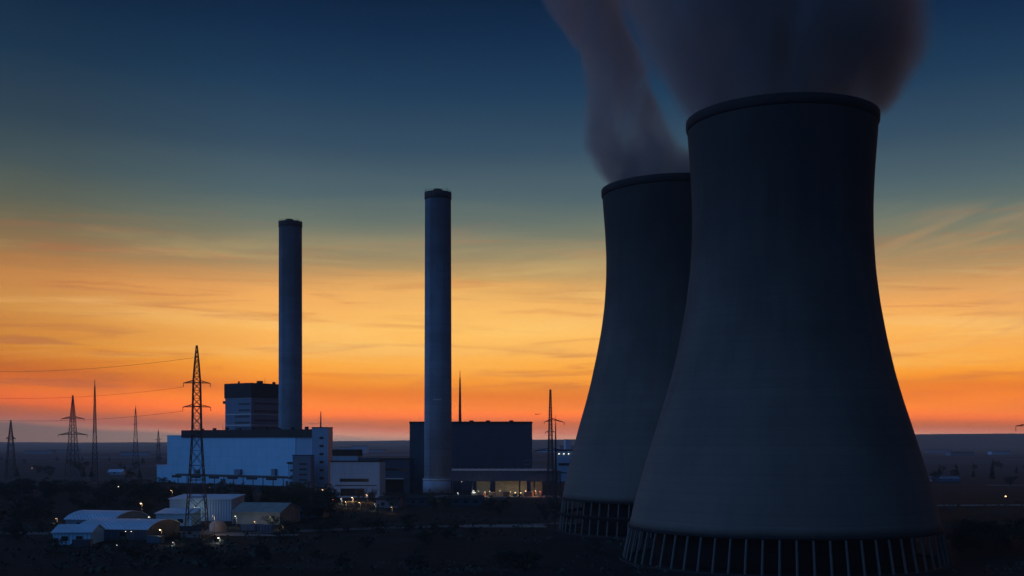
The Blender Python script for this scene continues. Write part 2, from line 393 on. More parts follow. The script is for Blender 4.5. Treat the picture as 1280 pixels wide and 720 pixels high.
# ------------------------------------------------------------------ cooling towers
def interp(tab, z):
    for (a, ra), (b, rb) in zip(tab, tab[1:]):
        if a <= z <= b:
            t = (z-a)/(b-a); return ra+(rb-ra)*t
    return tab[-1][1]
def smooth_tab(tab, z):
    k = 5.0
    return sum(interp(tab, min(tab[-1][0], max(tab[0][0], z+o*k)))*w for o, w in ((-1, .25), (-.5, .25), (0, 0), (.5, .25), (1, .25)))
PROF = [(10.4, 45.0), (20, 42.6), (30, 39.6), (40, 36.6), (50, 33.35), (60, 30.9), (70, 28.9), (80, 27.3), (90, 26.4), (100, 26.05), (110, 26.3), (120, 27.0), (130, 27.8)]
def cooling_tower(label, loc, tab, leg_h, foot_r, nleg, mid_ring=False):
    t = thing('cooling_tower', label, 'cooling tower', loc, 0, 'cooling towers')
    z0, z1 = tab[0][0], tab[-1][0]; N = 56
    out = [(smooth_tab(tab, z0+(z1-z0)*i/N) if 0 < i < N else (tab[0][1] if i == 0 else tab[-1][1]), z0+(z1-z0)*i/N) for i in range(N+1)]
    inn = [(r-.6, z) for r, z in out[::-1]]
    MB().lathe(out+inn, 160, closed=True).build('shell', M['tower'], t)
    rt = tab[-1][1]
    MB().lathe([(rt-.45, z1-3.0), (rt+.12, z1-2.0), (rt+.22, z1-1.2), (rt+.22, z1+.25), (rt-.8, z1+.25), (rt-.8, z1+.02), (rt-.62, z1+.02), (rt-.45, z1-1)], 160, closed=True).build('rim_walkway', M['rim'], t)
    r0 = tab[0][1]
    MB().lathe([(r0+.05, z0-.9), (r0+.2, z0-.5), (r0+.12, z0-.02), (r0-1.2, z0-.02), (r0-1.2, z0-.9)], 160, closed=True).build('lintel_ring', M['rim'], t)
    MB().lathe([(foot_r+.9, -.5), (foot_r+.9, .55), (foot_r+.5, .55), (foot_r+.5, .3), (foot_r-2.2, .3), (foot_r-2.2, -.5)], 120, closed=True).build('basin_wall', M['rim'], t)
    MB().lathe([(0, z0-1.2), (r0-8, z0-1.2), (r0-8, .3), (0, .3)], 80).build('fill_pack', M['dark'], t)
    if mid_ring:
        rm = (r0+foot_r)/2
        MB().lathe([(rm+.2, z0*.50-.35), (rm+.9, z0*.50), (rm+.9, z0*.50+.8), (rm-1.3, z0*.50+.8), (rm-1.3, z0*.50-.35)], 120, closed=True).build('louvre_ring', M['dark'], t)
    base = None
    for i in range(nleg):
        a = 2*math.pi*i/nleg
        if base is None:
            mb = MB(); mb.tube((foot_r-.4, 0, .4), (r0-.3, 0, z0-.8), .38, .32, 8)
            base = mb.build('leg', M['leg'], t); o = base
        else:
            o = base.copy(); COL.objects.link(o); o.parent = t
        o.rotation_euler = (0, 0, a)
    return t
T1 = (79.9, 341.8/STR, 0); T2 = (64.7, 454.4/STR, 0)
cooling_tower('nearest and largest cooling tower, its whole dark flared concrete shell in view', T1, PROF, 10, 47.0, 66)
cooling_tower('farther cooling tower half hidden behind the nearest one, its left side in view', T2,
              [(13.2+(z-10.4)/(130-10.4)*(134-13.2), r*1.05*(1-.05*max(0, 60-z)/50)) for z, r in PROF], 10, 46.4, 66, True)

# steam: real volumes rising from the two towers
def steam(name, label, base, z0, z1, cx, cy_, rr, dens, seed, col=(.58, .64, .68, 1)):
    """cx/cy_/rr: axis offset and radius tables over height (local z from 0)"""
    H = z1-z0; mb = MB(); n = 40; K = 22; rings = []
    for k in range(K+1):
        z = H*k/K; r = interp(rr, z)*1.15; ox = interp(cx, z); oy = interp(cy_, z)
        if k == 0: r = interp(rr, 0)*.98
        rings.append([mb.b.verts.new((ox+r*math.cos(2*math.pi*i/n), oy+r*math.sin(2*math.pi*i/n), z)) for i in range(n)])
    for A, B in zip(rings, rings[1:]):
        for i in range(n): mb.b.faces.new((A[i], A[(i+1) % n], B[(i+1) % n], B[i]))
    mb.b.faces.new(rings[0][::-1]); mb.b.faces.new(rings[-1])
    m = bpy.data.materials.new(name+'_volume'); m.use_nodes = True; t = NT(m.node_tree)
    m.node_tree.nodes.remove(m.node_tree.nodes['Principled BSDF'])
    v = t.n('ShaderNodeTexCoord').outputs['Object']; sp = t.n('ShaderNodeSeparateXYZ'); t.l(v, sp.inputs[0])
    zf = t.math('DIVIDE', sp.outputs[2], H, clamp=True)
    def table(tab, lo, hi):
        r_ = t.ramp(zf, [(z/H, ((val-lo)/(hi-lo),)*3+(1,)) for z, val in tab])
        return t.math('ADD', t.math('MULTIPLY', r_, hi-lo), lo)
    ax = table(cx, -120, 120); ay = table(cy_, -120, 120); ra = table(rr, 0, 150)
    ddx = t.math('SUBTRACT', sp.outputs[0], ax); ddy = t.math('SUBTRACT', sp.outputs[1], ay)
    nw = t.noise(t.scale(v, (1, 1, .55)), .026, 6, .6, .6)
    dist = t.math('DIVIDE', t.math('SQRT', t.math('ADD', t.math('MULTIPLY', ddx, ddx), t.math('MULTIPLY', ddy, ddy))), ra)
    dist = t.math('ADD', dist, t.math('MULTIPLY', t.math('SUBTRACT', nw, .5), .9))
    den = t.mapr(dist, .74, 1.0, 1, 0, True)
    edge = t.mapr(t.math('DIVIDE', t.math('SQRT', t.math('ADD', t.math('MULTIPLY', ddx, ddx), t.math('MULTIPLY', ddy, ddy))), ra), .95, 1.12, 1, 0, True)
    den = t.math('MULTIPLY', den, edge)
    fade = t.mapr(zf, .75, 1.0, 1, 0, True)
    n2 = t.noise(t.scale(v, (1, 1, .5)), .05, 4, .6, .5)
    den = t.math('MULTIPLY', t.math('MULTIPLY', den, fade), t.mapr(n2, .38, .62, .15, 1.6))
    pv = t.n('ShaderNodeVolumePrincipled'); pv.inputs['Color'].default_value = col
    pv.inputs['Anisotropy'].default_value = .4
    t.l(t.math('MULTIPLY', den, dens), pv.inputs['Density'])
    t.l(pv.outputs[0], m.node_tree.nodes['Material Output'].inputs['Volume'])
    o = mb.build(name, m); o.location = (base[0], base[1], z0)
    return tag(o, label, 'steam', None, 'stuff')
steam('steam_plume', 'broad dark plume of steam rising from the nearest cooling tower', T1, 130.3, 272,
      [(0, 0), (20, 1), (40, 1), (141, -2)], [(0, 0), (141, 30)], [(0, 27.5), (2, 31), (8, 37), (22, 46), (42, 50), (80, 56), (141, 64)], .075, 1)
steam('steam_plume', 'narrow wispy plume of steam leaning left above the farther cooling tower', T2, 134.3, 292,
      [(0, -1), (7, -10), (18, -18), (40, -21.5), (56, -25), (75, -35), (155, -60)], [(0, 0), (155, 20)], [(0, 27), (7, 25), (18, 21.5), (40, 14), (56, 13), (75, 16), (155, 32)], .095, 2)

# ------------------------------------------------------------------ chimneys
def chimney(label, x, Y, w_top, w_bot, ytop, ledge=None):
    H = Z(ytop, Y); rt = w_top/2/F*Y; rb = w_bot/2/F*Y
    t = thing('chimney', label, 'chimney', (X(x, Y), Y, 0), 0, 'tall chimneys of the power station')
    MB().lathe([(rb, 0), (rb+(rt-rb)*.5, H*.4), (rt, H-4), (rt-.5, H-4), (rb-1, 0)], 64, closed=True).build('shaft', M['stack'], t)
    MB().lathe([(rt+.03, H-6), (rt+.35, H-5.6), (rt+.35, H-1.2), (rt-.6, H-1.2), (rt-.6, H-6)], 64, closed=True).build('crown', M['crown'], t)
    f = MB(); 
    for a in (30, 150, 270):
        cxx, cyy = math.cos(R(a))*rt*.45, math.sin(R(a))*rt*.45
        f.tube((cxx, cyy, H-8), (cxx, cyy, H+.3), rt*.34, n=20)
    f.build('flues', M['crown'], t)
    r_ = MB()
    n = 22
    for i in range(n):
        a = 2*math.pi*i/n; p = (rt*1.0*math.cos(a), rt*1.0*math.sin(a))
        r_.tube((p[0], p[1], H-1.2), (p[0], p[1], H+.1), .07, n=4)
        b = 2*math.pi*(i+1)/n
        for zz in (H-.5, H+.1): r_.tube((p[0], p[1], zz), (rt*math.cos(b), rt*math.sin(b), zz), .06, n=4)
    r_.build('railing', M['crown'], t)
    for a, hh in ((200, 2.0), (320, 2.6), (75, 1.8)):
        MB().tube((rt*math.cos(R(a)), rt*math.sin(R(a)), H-1.2), (rt*math.cos(R(a)), rt*math.sin(R(a)), H+hh), .14, .05, 5).build('lightning_rod', M['crown'], t)
    lad = MB()
    for s in (-.35, .35): lad.tube((s-rb*.5, -rb*.9-.25, 3), (s-rt*.5, -rt*.9-.25, H-4), .06, n=4)
    for k in range(int(H/2)-4): 
        q = (k+3)*2/H; rr_ = rb+(rt-rb)*q
        lad.tube((-.35-rr_*.5, -rr_*.9-.25, H*q), (.35-rr_*.5, -rr_*.9-.25, H*q), .05, n=4)
    lad.build('ladder', M['steel'], t)
    if ledge:
        for yy in ledge[:1]:
            zz = Z(yy, Y); rr_ = rb+.02
            MB().lathe([(rr_, zz-.6), (rr_+.9, zz-.6), (rr_+.9, zz+.5), (rr_, zz+.5)], 64, closed=True).build('base_collar', M['ledge'], t)
        MB().lathe([(rb+.02, 0), (rb+.7, 0), (rb+.7, Z(ledge[0], Y)-.62), (rb+.02, Z(ledge[0], Y)-.62)], 64, closed=True).build('base_plinth', M['stack'], t)
        zz = Z(ledge[1], Y)
        k = MB(); k.box(-3, 3, -rt-.5, -rt+.6, zz-.4, zz+.3); k.build('service_platform', M['ledge'], t)
    return t
chimney('left and shorter of the two tall chimneys, behind the pale power hall', 363, 900, 28.5, 29.5, 276)
chimney('right and taller of the two tall chimneys, before the dark slab building', 547.5, 700, 32.5, 35, 239, (599, 500))

# ------------------------------------------------------------------ buildings
HA = R(-35.07)
def lbox(parent, name, m, *b):
    return MB().box(*b).build(name, m, parent)
def window(parent, x0, x1, y, z0, z1, m='glass', frame='steel', ns=0):
    """window in a wall facing local -y: a proud frame with its pane"""
    fr = MB(); t = .12
    fr.box(x0-t, x1+t, y-.10, y-.003, z0-t, z0); fr.box(x0-t, x1+t, y-.10, y-.003, z1, z1+t)
    fr.box(x0-t, x0, y-.10, y-.003, z0+.001, z1-.001); fr.box(x1, x1+t, y-.10, y-.003, z0+.001, z1-.001)
    for i in range(ns):
        xx = x0+(x1-x0)*(i+1)/(ns+1); fr.box(xx-.06, xx+.06, y-.09, y-.05, z0+.001, z1-.001)
    f = fr.build('window', M[frame], parent)
    lbox(f, 'pane', M[m], x0+.002, x1-.002, y-.045, y-.008, z0+.002, z1-.002)
    return f
def door(parent, x0, x1, y, h, m='louv'):
    d_ = lbox(parent, 'door', M[m], x0, x1, y-.08, y-.004, .05, h)
    lbox(d_, 'handle', M['ledge'], x1-.5, x1-.3, y-.16, y-.082, 1.0, 1.2)
    return d_

# pale power hall
h = thing('power_hall', 'long pale blue clad hall with a dark roof band below the left chimney', 'building', (X(209, 880), 880, 0), HA); h.scale = (1.034, 1, 1)
lbox(h, 'wall', M['white'], 0, 20, 0, 34, 0, 40)
lbox(h, 'wall', M['white'], 20.02, 140, -.0, 34, 0, 38.4); lbox(h, 'wall', M['white'], 140.02, 150, 0, 14, 0, 38.4)
lbox(h, 'wall', M['white2'], 150.02, 170, .4, 14, 0, 38.4)
lbox(h, 'fascia', M['roofd'], 19, 140, -1.0, 34.5, 38.42, 44.6); lbox(h, 'fascia', M['roofd'], 140.02, 170, -1.0, 14.5, 38.42, 44.6)
lbox(h, 'roof', M['roofw'], -.4, 18.98, -.4, 34.4, 40.02, 40.5)
lbox(h, 'wing', M['white'], -16, -.02, 2, 30, 0, 14.2)
lbox(h, 'wing_roof', M['roofw'], -16.5, -.02, 1.5, 30.5, 14.22, 14.9)
for i, x0 in enumerate((6, 30, 52, 74, 96, 118)):
    window(h, x0, x0+12, 0 if x0 > 19 else 0, 4.5, 6.2, ns=5)
door(h, 66, 72, 0, 4.2); door(h, 140, 146, 0, 4.2)
for k, (x0, w_) in enumerate(((36, 5), (84, 7), (126, 4))):
    lbox(h, 'duct', M['grey'], x0, x0+w_, -2.2, -.02, 8.2, 11.5+k)
rr = MB()
for i in range(9):
    x0 = 30+i*15; rr.box(x0, x0+2.2, 10, 12.2, 44.62, 46.0+.4*(i % 3))
rr.build('roof_vents', M['roofd'], h)
for x0, hh in ((24, 4.8), (62, 5.6), (100, 4.2)):
    MB().tube((x0, 6, 44.62), (x0, 6, 44.6+hh), .25, .08).build('roof_antenna', M['steel'], h)
mm = MB().tube((167, 10, 44.62), (167, 10, 58.5), .7, .3, 6); mm.tube((167, 10, 49), (155, 10, 49), .09); mm.build('roof_mast', M['steel'], h)

# boiler house
b = thing('boiler_house', 'tall grey block with a dark top band rising behind the pale hall roof', 'building', (-230.5-.818*34, (1018+.575*34)/STR, 0), HA)
lbox(b, 'wall', M['lead'], 0, 34, 0, 50, 0, 73.5)
lbox(b, 'top_band', M['roofd'], -.6, 34.6, -.6, 50.6, 73.9, 87)
lbox(b, 'band_ledge', M['ledge'], -.3, 34.3, -.3, 50.3, 73.5+.02, 73.88)
for zz in (46, 51, 56.5, 62, 67.5):
    window(b, 13 if zz < 60 else 18, 32, 0, zz, zz+1.7, 'louv', ns=6)
for zz in (49.2, 58.9):
    MB().box(-.12, 34.12, -.14, -.006, zz, zz+.9).box(34.006, 34.14, -.14, 50, zz, zz+.9).build('pale_band', M['ledge'], b)
for zz in (46, 53, 61.2, 68):
    lv = MB().box(34.004, 34.2, 4, 46, zz, zz+1.8).build('louvre_band', M['louv'], b)
for (px, py, s, hh) in ((10, 6, 1.2, 2.2), (30, 10, 4.0, 2.2), (33, 26, 2, 1.8), (33, 42, 4, 2.4)):
    lbox(b, 'roof_unit', M['roofd'], px, px+s, py, py+s, 87.02, 87+hh)
MB().tube((32, 18, 87.02), (32, 18, 93), .2, .08).build('roof_antenna', M['steel'], b)
lbox(b, 'side_winch', M['steel'], -2.2, -.62, -1, 1, 69, 71.5)

# stair tower and small blocks at the right end of the hall
u = Vector((math.cos(HA), math.sin(HA), 0)); vv = Vector((-math.sin(HA), math.cos(HA), 0)); o0 = Vector((X(209, 880), 990, 0))
def hl_(s, q):
    p = o0+u*(s*1.034)+vv*q; return Vector((p.x, p.y/STR, 0))
c = thing('stair_tower', 'grey blue stair tower at the right end of the pale hall', 'building', hl_(170.3, -3), R(-4))
lbox(c, 'wall', M['white2'], 0, 12.6, 0, 16, 0, 45.6); lbox(c, 'roof', M['roofd'], -.3, 12.9, -.3, 16.3, 45.62, 46.2)
for k in range(6): window(c, 6, 9, 0, 6+k*6.2, 7.6+k*6.2)
door(c, 10, 11.6, 0, 2.4)
c = thing('switch_house', 'narrow pale block with a flat dark roof against the hall end', 'building', hl_(158, -16), R(-6))
lbox(c, 'wall', M['white'], 0, 9.5, 0, 8, 0, 18); lbox(c, 'roof', M['roofd'], -.6, 10, -.6, 8.2, 18.02, 19.3)
for k in range(3): window(c, 2, 6, 0, 3+k*4.6, 4.4+k*4.6, ns=1)
door(c, 7, 8.6, 0, 2.6)
c = thing('louvred_block', 'blue grey block with stacked louvres in front of the stair tower', 'building', hl_(171, -24), R(-3))
lbox(c, 'wall', M['grey'], 0, 14, 0, 10, 0, 24.3); lbox(c, 'roof', M['navy2'], -.3, 14.3, -.3, 10.3, 24.32, 25.0)
for k in range(4): window(c, 5, 11, 0, 5.5+k*4.0, 6.7+k*4.0, 'louv', ns=2)
door(c, 11.5, 13, 0, 2.6)

# pipe bridge before the hall
p = thing('pipe_bridge', 'low dark pipe bridge on posts running along the foot of the pale hall', 'pipe bridge', hl_(30, -16), HA)
pr = MB()
for k in range(3): pr.tube((0, k*.9, 7.6+.2*k), (140, k*.9, 7.6+.2*k), .45, n=8)
pr.build('pipes', M['steel'], p)
lbox(p, 'deck', M['steel'], 0, 140, -.4, 2.4, 6.6, 7.1)
for k in range(13): lbox(p, 'post', M['steel'], 2+k*11.3, 2.5+k*11.3, .6, 1.1, 0, 6.58)

# annex (pale, right of the stair tower)
c = thing('annex_building', 'pale grey annex with a dark slot window and loading opening', 'building', (X(413, 640), 640, 0), R(-3))
lbox(c, 'wall', M['white2'], 0, 31, 0, 22, 0, 22.2)
lbox(c, 'roof', M['roofd'], -.3, 31.3, -.3, 22.3, 22.22, 23.0)
lbox(c, 'penthouse', M['roofd'], 0, 16.5, 6, 20, 26.0, 30.0); lbox(c, 'penthouse_wall', M['white2'], .3, 16.2, 6.3, 19.7, 23.02, 25.98)
lbox(c, 'roof_unit', M['navy2'], 17, 29, 6, 16, 23.02, 24.8)
window(c, 6, 24, 0, 10, 11.8, ns=7)
window(c, 3, 29, 0, 7.4, 7.8, 'louv')
window(c, 6.5, 21, 0, 1.2, 5.6, ns=4)
door(c, 24, 27, 0, 3.4)

# low dark block between annex and slab
c = thing('low_block', 'low dark blue block between the pale annex and the right chimney', 'building', (X(476, 705), 705, 0), 0)
lbox(c, 'wall', M['navy2'], 0, 20, 0, 30, 0, 22.6); lbox(c, 'roof', M['roofd'], -.3, 20, -.3, 30, 22.62, 23.4)
lbox(c, 'canopy', M['ledge'], -.2, 16, -3, -.004, 9.2, 9.9)
lbox(c, 'gate', M['dark'], 1, 15.6, -.3, -.006, 0.05, 9.0)
window(c, 2, 18, 0, 15, 16.4, ns=6)

# dark slab building
c = thing('slab_building', 'large dark windowless slab building right of the taller chimney', 'building', (X(512, 740), 740, 0), 0)
lbox(c, 'wall', M['navy2'], 0, 13, .0, 44, 0, 48.2); lbox(c, 'wall', M['navy'], 13.02, 88.6, .3, 44, 0, 48.2)
lbox(c, 'roof', M['roofd'], -.35, 88.9, -.35, 44.3, 48.22, 49.5)
for px in (18, 43, 55, 72): lbox(c, 'roof_unit', M['roofd'], px, px+3, 6, 9, 49.52, 50.5)
window(c, 83, 86.5, .3, 18.5, 21.5, 'louv', 'ledge', ns=1)
door(c, 76, 80, .3, 4.5)

# conveyor gallery
c = thing('conveyor_gallery', 'long pale topped gallery on pillars crossing below the slab building', 'gallery', (X(565, 658), 655, 0), R(0))
lbox(c, 'deck', M['ledge'], 0, 65, 0, 5, 16.4, 17.5)
lbox(c, 'canopy', M['navy'], -1, 70, .3, 14, 9.8, 16.38)
for px in (-.5, 13, 27, 43, 52.5, 63, 69): lbox(c, 'pillar', M['roofd'], px, px+.9, .5, 1.4, 0, 9.78)
for k in range(16): lbox(c, 'handrail_post', M['ledge'], 1+k*4.2, 1.15+k*4.2, -.002, .12, 17.52, 18.6)
c = thing('loading_wall', 'low pale lit wall of the loading bay under the gallery', 'wall', (X(582, 668), 668, 0), 0)
lbox(c, 'panel', M['green'], 7, 16, 0, .4, 0, 9.0); lbox(c, 'panel', M['green'], 19, 40, 0, .4, 0, 9.4)
lbox(c, 'panel', M['green'], 42.5, 50, 0, .4, 0, 9.0)
for k, (px, w_, h_) in enumerate(((589, 3.2, 2.6), (603, 2.4, 1.8), (611, 5, 2.4), (629, 4, 3), (641, 2.6, 2), (655, 5.5, 2.8))):
    q = thing('storage_container', ('first', 'second', 'third', 'fourth', 'fifth', 'last')[k]+' from the left of the crates standing in the lit loading bay', 'container', (X(px, 655), 655+random.uniform(-2, 3), 0), random.uniform(-.3, .3), 'crates in the loading bay')
    lbox(q, 'box', M['rust'] if k % 2 else M['leg'], 0, w_, 0, 2.4, .15, h_); lbox(q, 'lid', M['ledge'], -.05, w_+.05, -.05, 2.45, h_+.01, h_+.12)
    lbox(q, 'skid', M['roofd'], .1, w_-.1, .2, 2.2, 0, .14)

# pale works behind the farther tower, with a row of white lamps
c = thing('pale_works', 'small pale works with a row of white wall lamps beside the farther tower', 'building', (X(694, 900), 900, 0), 0)
lbox(c, 'wall', M['white2'], 0, 34, 0, 20, 0, 27); lbox(c, 'roof', M['roofd'], -.4, 34.4, -.4, 20.4, 27.02, 28)
for k in range(4):
    lbox(c, 'wall_lamp', M['cool'], 3+k*4.2, 3.8+k*4.2, -.5, -.004, 24, 24.5)
window(c, 3, 18, 0, 14, 16, ns=5)

# sheds and small houses in the near left yard
def shed(label, x0, x1, Y, dep, hw, hr, wall='white', roof='roofw', rz=0, name='shed', wins=2, mono=False, group=None, arch=False):
    w = X(x1, Y)-X(x0, Y)
    t = thing(name, label, 'shed' if name == 'shed' else 'building', (X(x0, Y), Y, 0), rz, group)
    if arch:
        n = 14; ar = [(dep*k/n, hw+(hr-hw)*math.sin(math.pi*k/n)**.7) for k in range(n+1)]
        MB().prism([(0, 0), (dep, 0)]+ar[::-1], 'x', 0, w).build('wall', M[wall], t)
        top = [(-.5, hw-.25)]+[(y_, z_+.02) for y_, z_ in ar]+[(dep+.5, hw-.25)]
        MB().prism(top[::-1]+[(y_, z_+.24) for y_, z_ in top], 'x', -.5, w+.5).build('roof', M[roof], t)
    elif mono:
        MB().prism([(0, 0), (dep, 0), (dep, hr), (0, hw)], 'x', 0, w).build('wall', M[wall], t)
        MB().prism([(-.8, hw+.01), (dep+.5, hr+.03), (dep+.5, hr+.28), (-.8, hw+.26)], 'x', -.5, w+.5).build('roof', M[roof], t)
    else:
        MB().prism([(0, 0), (dep, 0), (dep, hw), (dep/2, hr), (0, hw)], 'x', 0, w).build('wall', M[wall], t)
        rf = MB(); sl_ = (hr-hw)/(dep/2)
        rf.prism([(-.7, hw-.7*sl_+.02), (dep/2, hr+.02), (dep/2, hr+.27), (-.7, hw-.7*sl_+.27)], 'x', -.5, w+.5)
        rf.prism([(dep/2+.002, hr+.02), (dep+.7, hw-.7*sl_+.02), (dep+.7, hw-.7*sl_+.27), (dep/2+.002, hr+.27)], 'x', -.5, w+.5)
        rf.build('roof', M[roof], t)
    for k in range(wins):
        xx = w*(k+.6)/(wins+.6); window(t, xx, xx+min(2.2, w*.15), 0, 1.4, min(hw-.5, 2.8), ns=1)
    door(t, .5, 1.7, 0, 2.1)
    return t
shed('low pale roofed shed farthest back in the left yard', 82, 150, 408, 24, 4.2, 6.8, 'grey', 'roofw', R(-14), arch=True)
shed('long shed with dark walls and a pale blue roof in the left yard', 96, 190, 366, 26, 4.0, 6.4, 'navy2', 'roofw', R(-9), wins=2, arch=True)
shed('small pale walled shed at the left end of the yard', 66, 113, 347, 15, 4.2, 6.2, 'white', 'roofw', R(4), wins=2)
shed('pale flat shed left of the near pylon foot', 195, 240, 425, 12, 5.0, 6.4, 'white', 'roofw', R(-3), mono=True)
shed('pale two storey works with a light roof edge behind the near pylon', 212, 291, 452, 18, 9.6, 10.8, 'white2', 'roofw', R(-5), wins=1, mono=True)
shed('grey green low workshop right of the pale works', 290, 354, 436, 22, 5.0, 8.4, 'green', 'green', R(-12), wins=0)
dm = thing('dome_tank', 'small tan domed tank in front of the pale works', 'tank', (X(272, 398), 398, 0))
MB().lathe([(3.2, 0), (3.2, 2.2), (3.0, 3.0), (2.4, 3.8), (1.4, 4.3), (0, 4.5)], 32).build('dome', mat('tan_tank', (.42, .36, .30), .6, .15, .6), dm)
MB().lathe([(3.6, .3), (3.6, 0), (3.22, 0), (3.22, .3)], 32, closed=True).build('base_ring', M['kerb'], dm)
shed('low barn alone in the far right fields with a pale roof', 1165, 1200, 900, 12, 2.2, 4.0, 'lead', 'grey', 0, wins=2)
shed('tiny pale barn far off on the left plain', 135, 153, 1080, 10, 3, 5.5, 'white2', 'roofw', 0, wins=1)
shed('low dark shed behind the left tree belt', 184, 210, 640, 20, 6.5, 7.5, 'navy2', 'roofd', 0, wins=2, mono=True)

shed('dark low hut below the right chimney', 508, 536, 560, 12, 4, 5.4, 'navy2', 'roofd', R(3), wins=2)
shed('dark low hut between the annex and the right chimney', 470, 498, 540, 12, 4.4, 5.6, 'lead', 'roofd', R(-6), wins=2, mono=True)
shed('dark flat store below the left end of the loading bay', 560, 604, 560, 14, 3.6, 4.6, 'navy2', 'roofd', R(2), wins=3, mono=True)
shed('dark store half hidden by trees right of the green workshop', 366, 404, 470, 14, 4.4, 6.2, 'navy2', 'roofd', R(-4), wins=3)
shed('small dark hut before the domed tank', 226, 250, 372, 7, 2.8, 3.8, 'lead', 'roofd', R(5), wins=1)
for k, (px, Y, c_) in enumerate(((300, 400, 'grey'), (311, 402, 'navy2'), (322, 398, 'lead'), (128, 372, 'lead'), (182, 352, 'navy2'), (90, 338, 'louv'))):
    q = thing('storage_container', ('grey container left of two others before the green workshop', 'dark middle container before the green workshop', 'lead container at the right before the green workshop', 'grey container beside the dark shed wall', 'dark container below the brightest yard lamp', 'dark container before the small pale shed')[k], 'container', (X(px, Y), Y, 0), (.2, -.1, .3, .1, -.3, .05)[k], 'containers in the yard')
    lbox(q, 'box', M[c_], 0, 6, 0, 2.4, .12, 2.6)
    for xx in (.02, 5.86): lbox(q, 'corner_post', M['roofd'], xx, xx+.12, -.06, -.004, .12, 2.6)
    lbox(q, 'skid', M['roofd'], .1, 5.9, .2, 2.2, 0, .11)
# far town buildings near the horizon, between the blocks
rn = random.Random(4)
fb0 = None
FBL = ['between stair tower and annex roof', 'above the annex roof', 'widest one above the low dark block', 'beside the stepped pylon', 'tallest and thinnest by the stepped pylon', 'touching the farther tower edge', 'just right of the slab building', 'far right against the nearest tower edge', 'right of the nearest tower, lower one', 'far right above the lone field lamp', 'between the two left pylons', 'behind the two armed pylon', 'left of the faint slender mast']
for fi, (px, Y, w, hh) in enumerate([(424, 3300, 60, 16), (440, 3000, 45, 22), (452, 3400, 80, 10), (700, 3000, 46, 22), (707, 2900, 16, 40), (716, 3100, 60, 18), (672, 3500, 70, 12), (1158, 3800, 90, 12), (1188, 2600, 70, 9), (1240, 3000, 60, 10), (30, 3000, 90, 10), (60, 3600, 110, 12), (150, 2500, 70, 9)]):
    t = thing('far_building', 'tiny hazy far building '+FBL[fi], 'building', (X(px, Y), Y, gz(X(px, Y), Y*STR)-1), rn.uniform(-.4, .4), 'hazy buildings far off on the plain')
    lbox(t, 'wall', M['white2'] if rn.random() < .4 else M['grey'], 0, w, 0, 20, 0, hh); lbox(t, 'roof', M['roofd'], -.5, w+.5, -.5, 20.5, hh+.02, hh+1.4)

# ------------------------------------------------------------------ pylons and masts
def lattice(parent, H, b0, levels, r, name='lattice_frame', m='steel', brace=None):
    """levels: (z, half width) from the ground up"""
    mb = MB(); brace = brace or r*.55
    cs = [(-1, -1), (1, -1), (1, 1), (-1, 1)]
    for (z0, w0), (z1, w1) in zip(levels, levels[1:]):
        n = max(1, round((z1-z0)/max(1.6, (w0+w1)*1.15)))
        for k in range(n):
            za, zb = z0+(z1-z0)*k/n, z0+(z1-z0)*(k+1)/n
            wa, wb = w0+(w1-w0)*k/n, w0+(w1-w0)*(k+1)/n
            for i in range(4):
                A, B = cs[i], cs[(i+1) % 4]
                mb.tube((A[0]*wa, A[1]*wa, za), (A[0]*wb, A[1]*wb, zb), r, n=4, caps=False)
                mb.tube((A[0]*wa, A[1]*wa, za), (B[0]*wb, B[1]*wb, zb), brace, n=4, caps=False)
                mb.tube((B[0]*wa, B[1]*wa, za), (A[0]*wb, A[1]*wb, zb), brace, n=4, caps=False)
                mb.tube((A[0]*wb, A[1]*wb, zb), (B[0]*wb, B[1]*wb, zb), brace, n=4, caps=False)
    return mb.build(name, M[m], parent)
def crossarm(parent, z, hw, body, r, ins=2.2, droop=0.0, rise=1.4, sides=(-1, 1)):
    mb = MB()
    for s in sides:
        tip = (s*hw, 0, z-droop)
        for q in (-1, 1):
            mb.tube((s*body, q*body, z), tip, r, n=4); mb.tube((s*body, q*body, z+rise), tip, r, n=4)
            for k in (1, 2, 3):
                f = k/4.0; g_ = f
                a = (s*(body+(hw-body)*f), q*body*(1-f), z-droop*f); b2 = (s*(body+(hw-body)*g_), q*body*(1-g_), z+rise*(1-g_)-droop*g_)
                mb.tube(a, b2, r*.6, n=4)
    for q in (-1, 1): mb.tube((-body, q*body, z), (body, q*body, z), r, n=4)
    o = mb.build('crossarm', M['steel'], parent)
    for s in sides:
        i_ = MB()
        for k in range(5): i_.tube((s*hw, 0, z-droop-ins*k/5), (s*hw, 0, z-droop-ins*(k+.55)/5), .22, .12, 6)
        i_.tube((s*hw, 0, z-droop), (s*hw, 0, z-droop-ins), .07, n=4)
        i_.build('insulator', M['louv'], o)
    return o
def foot(parent, w):
    for sx in (-1, 1):
        for sy in (-1, 1): lbox(parent, 'footing', M['kerb'], sx*w-.6, sx*w+.6, sy*w-.6, sy*w+.6, -.2, .5)
# near pylon
PY = 400.0
p1 = thing('electricity_pylon', 'tallest near lattice pylon standing in front of the pale hall', 'pylon', (X(246, PY), PY, 0), R(8), 'electricity pylons')
zt = Z(432, PY)
lattice(p1, zt, 0, [(0, 4.1), (Z(600, PY), 2.75), (Z(545, PY), 1.75), (Z(507.5, PY), 1.55), (Z(478, PY), 1.35), (Z(455, PY), .85), (zt, .18)], .27, brace=.12)
crossarm(p1, Z(478.5, PY), 5.1, 1.4, .17, 1.6, 0.15, .9); crossarm(p1, Z(508.5, PY), 5.3, 1.55, .17, 1.6, .15, .9)
foot(p1, 4.1)
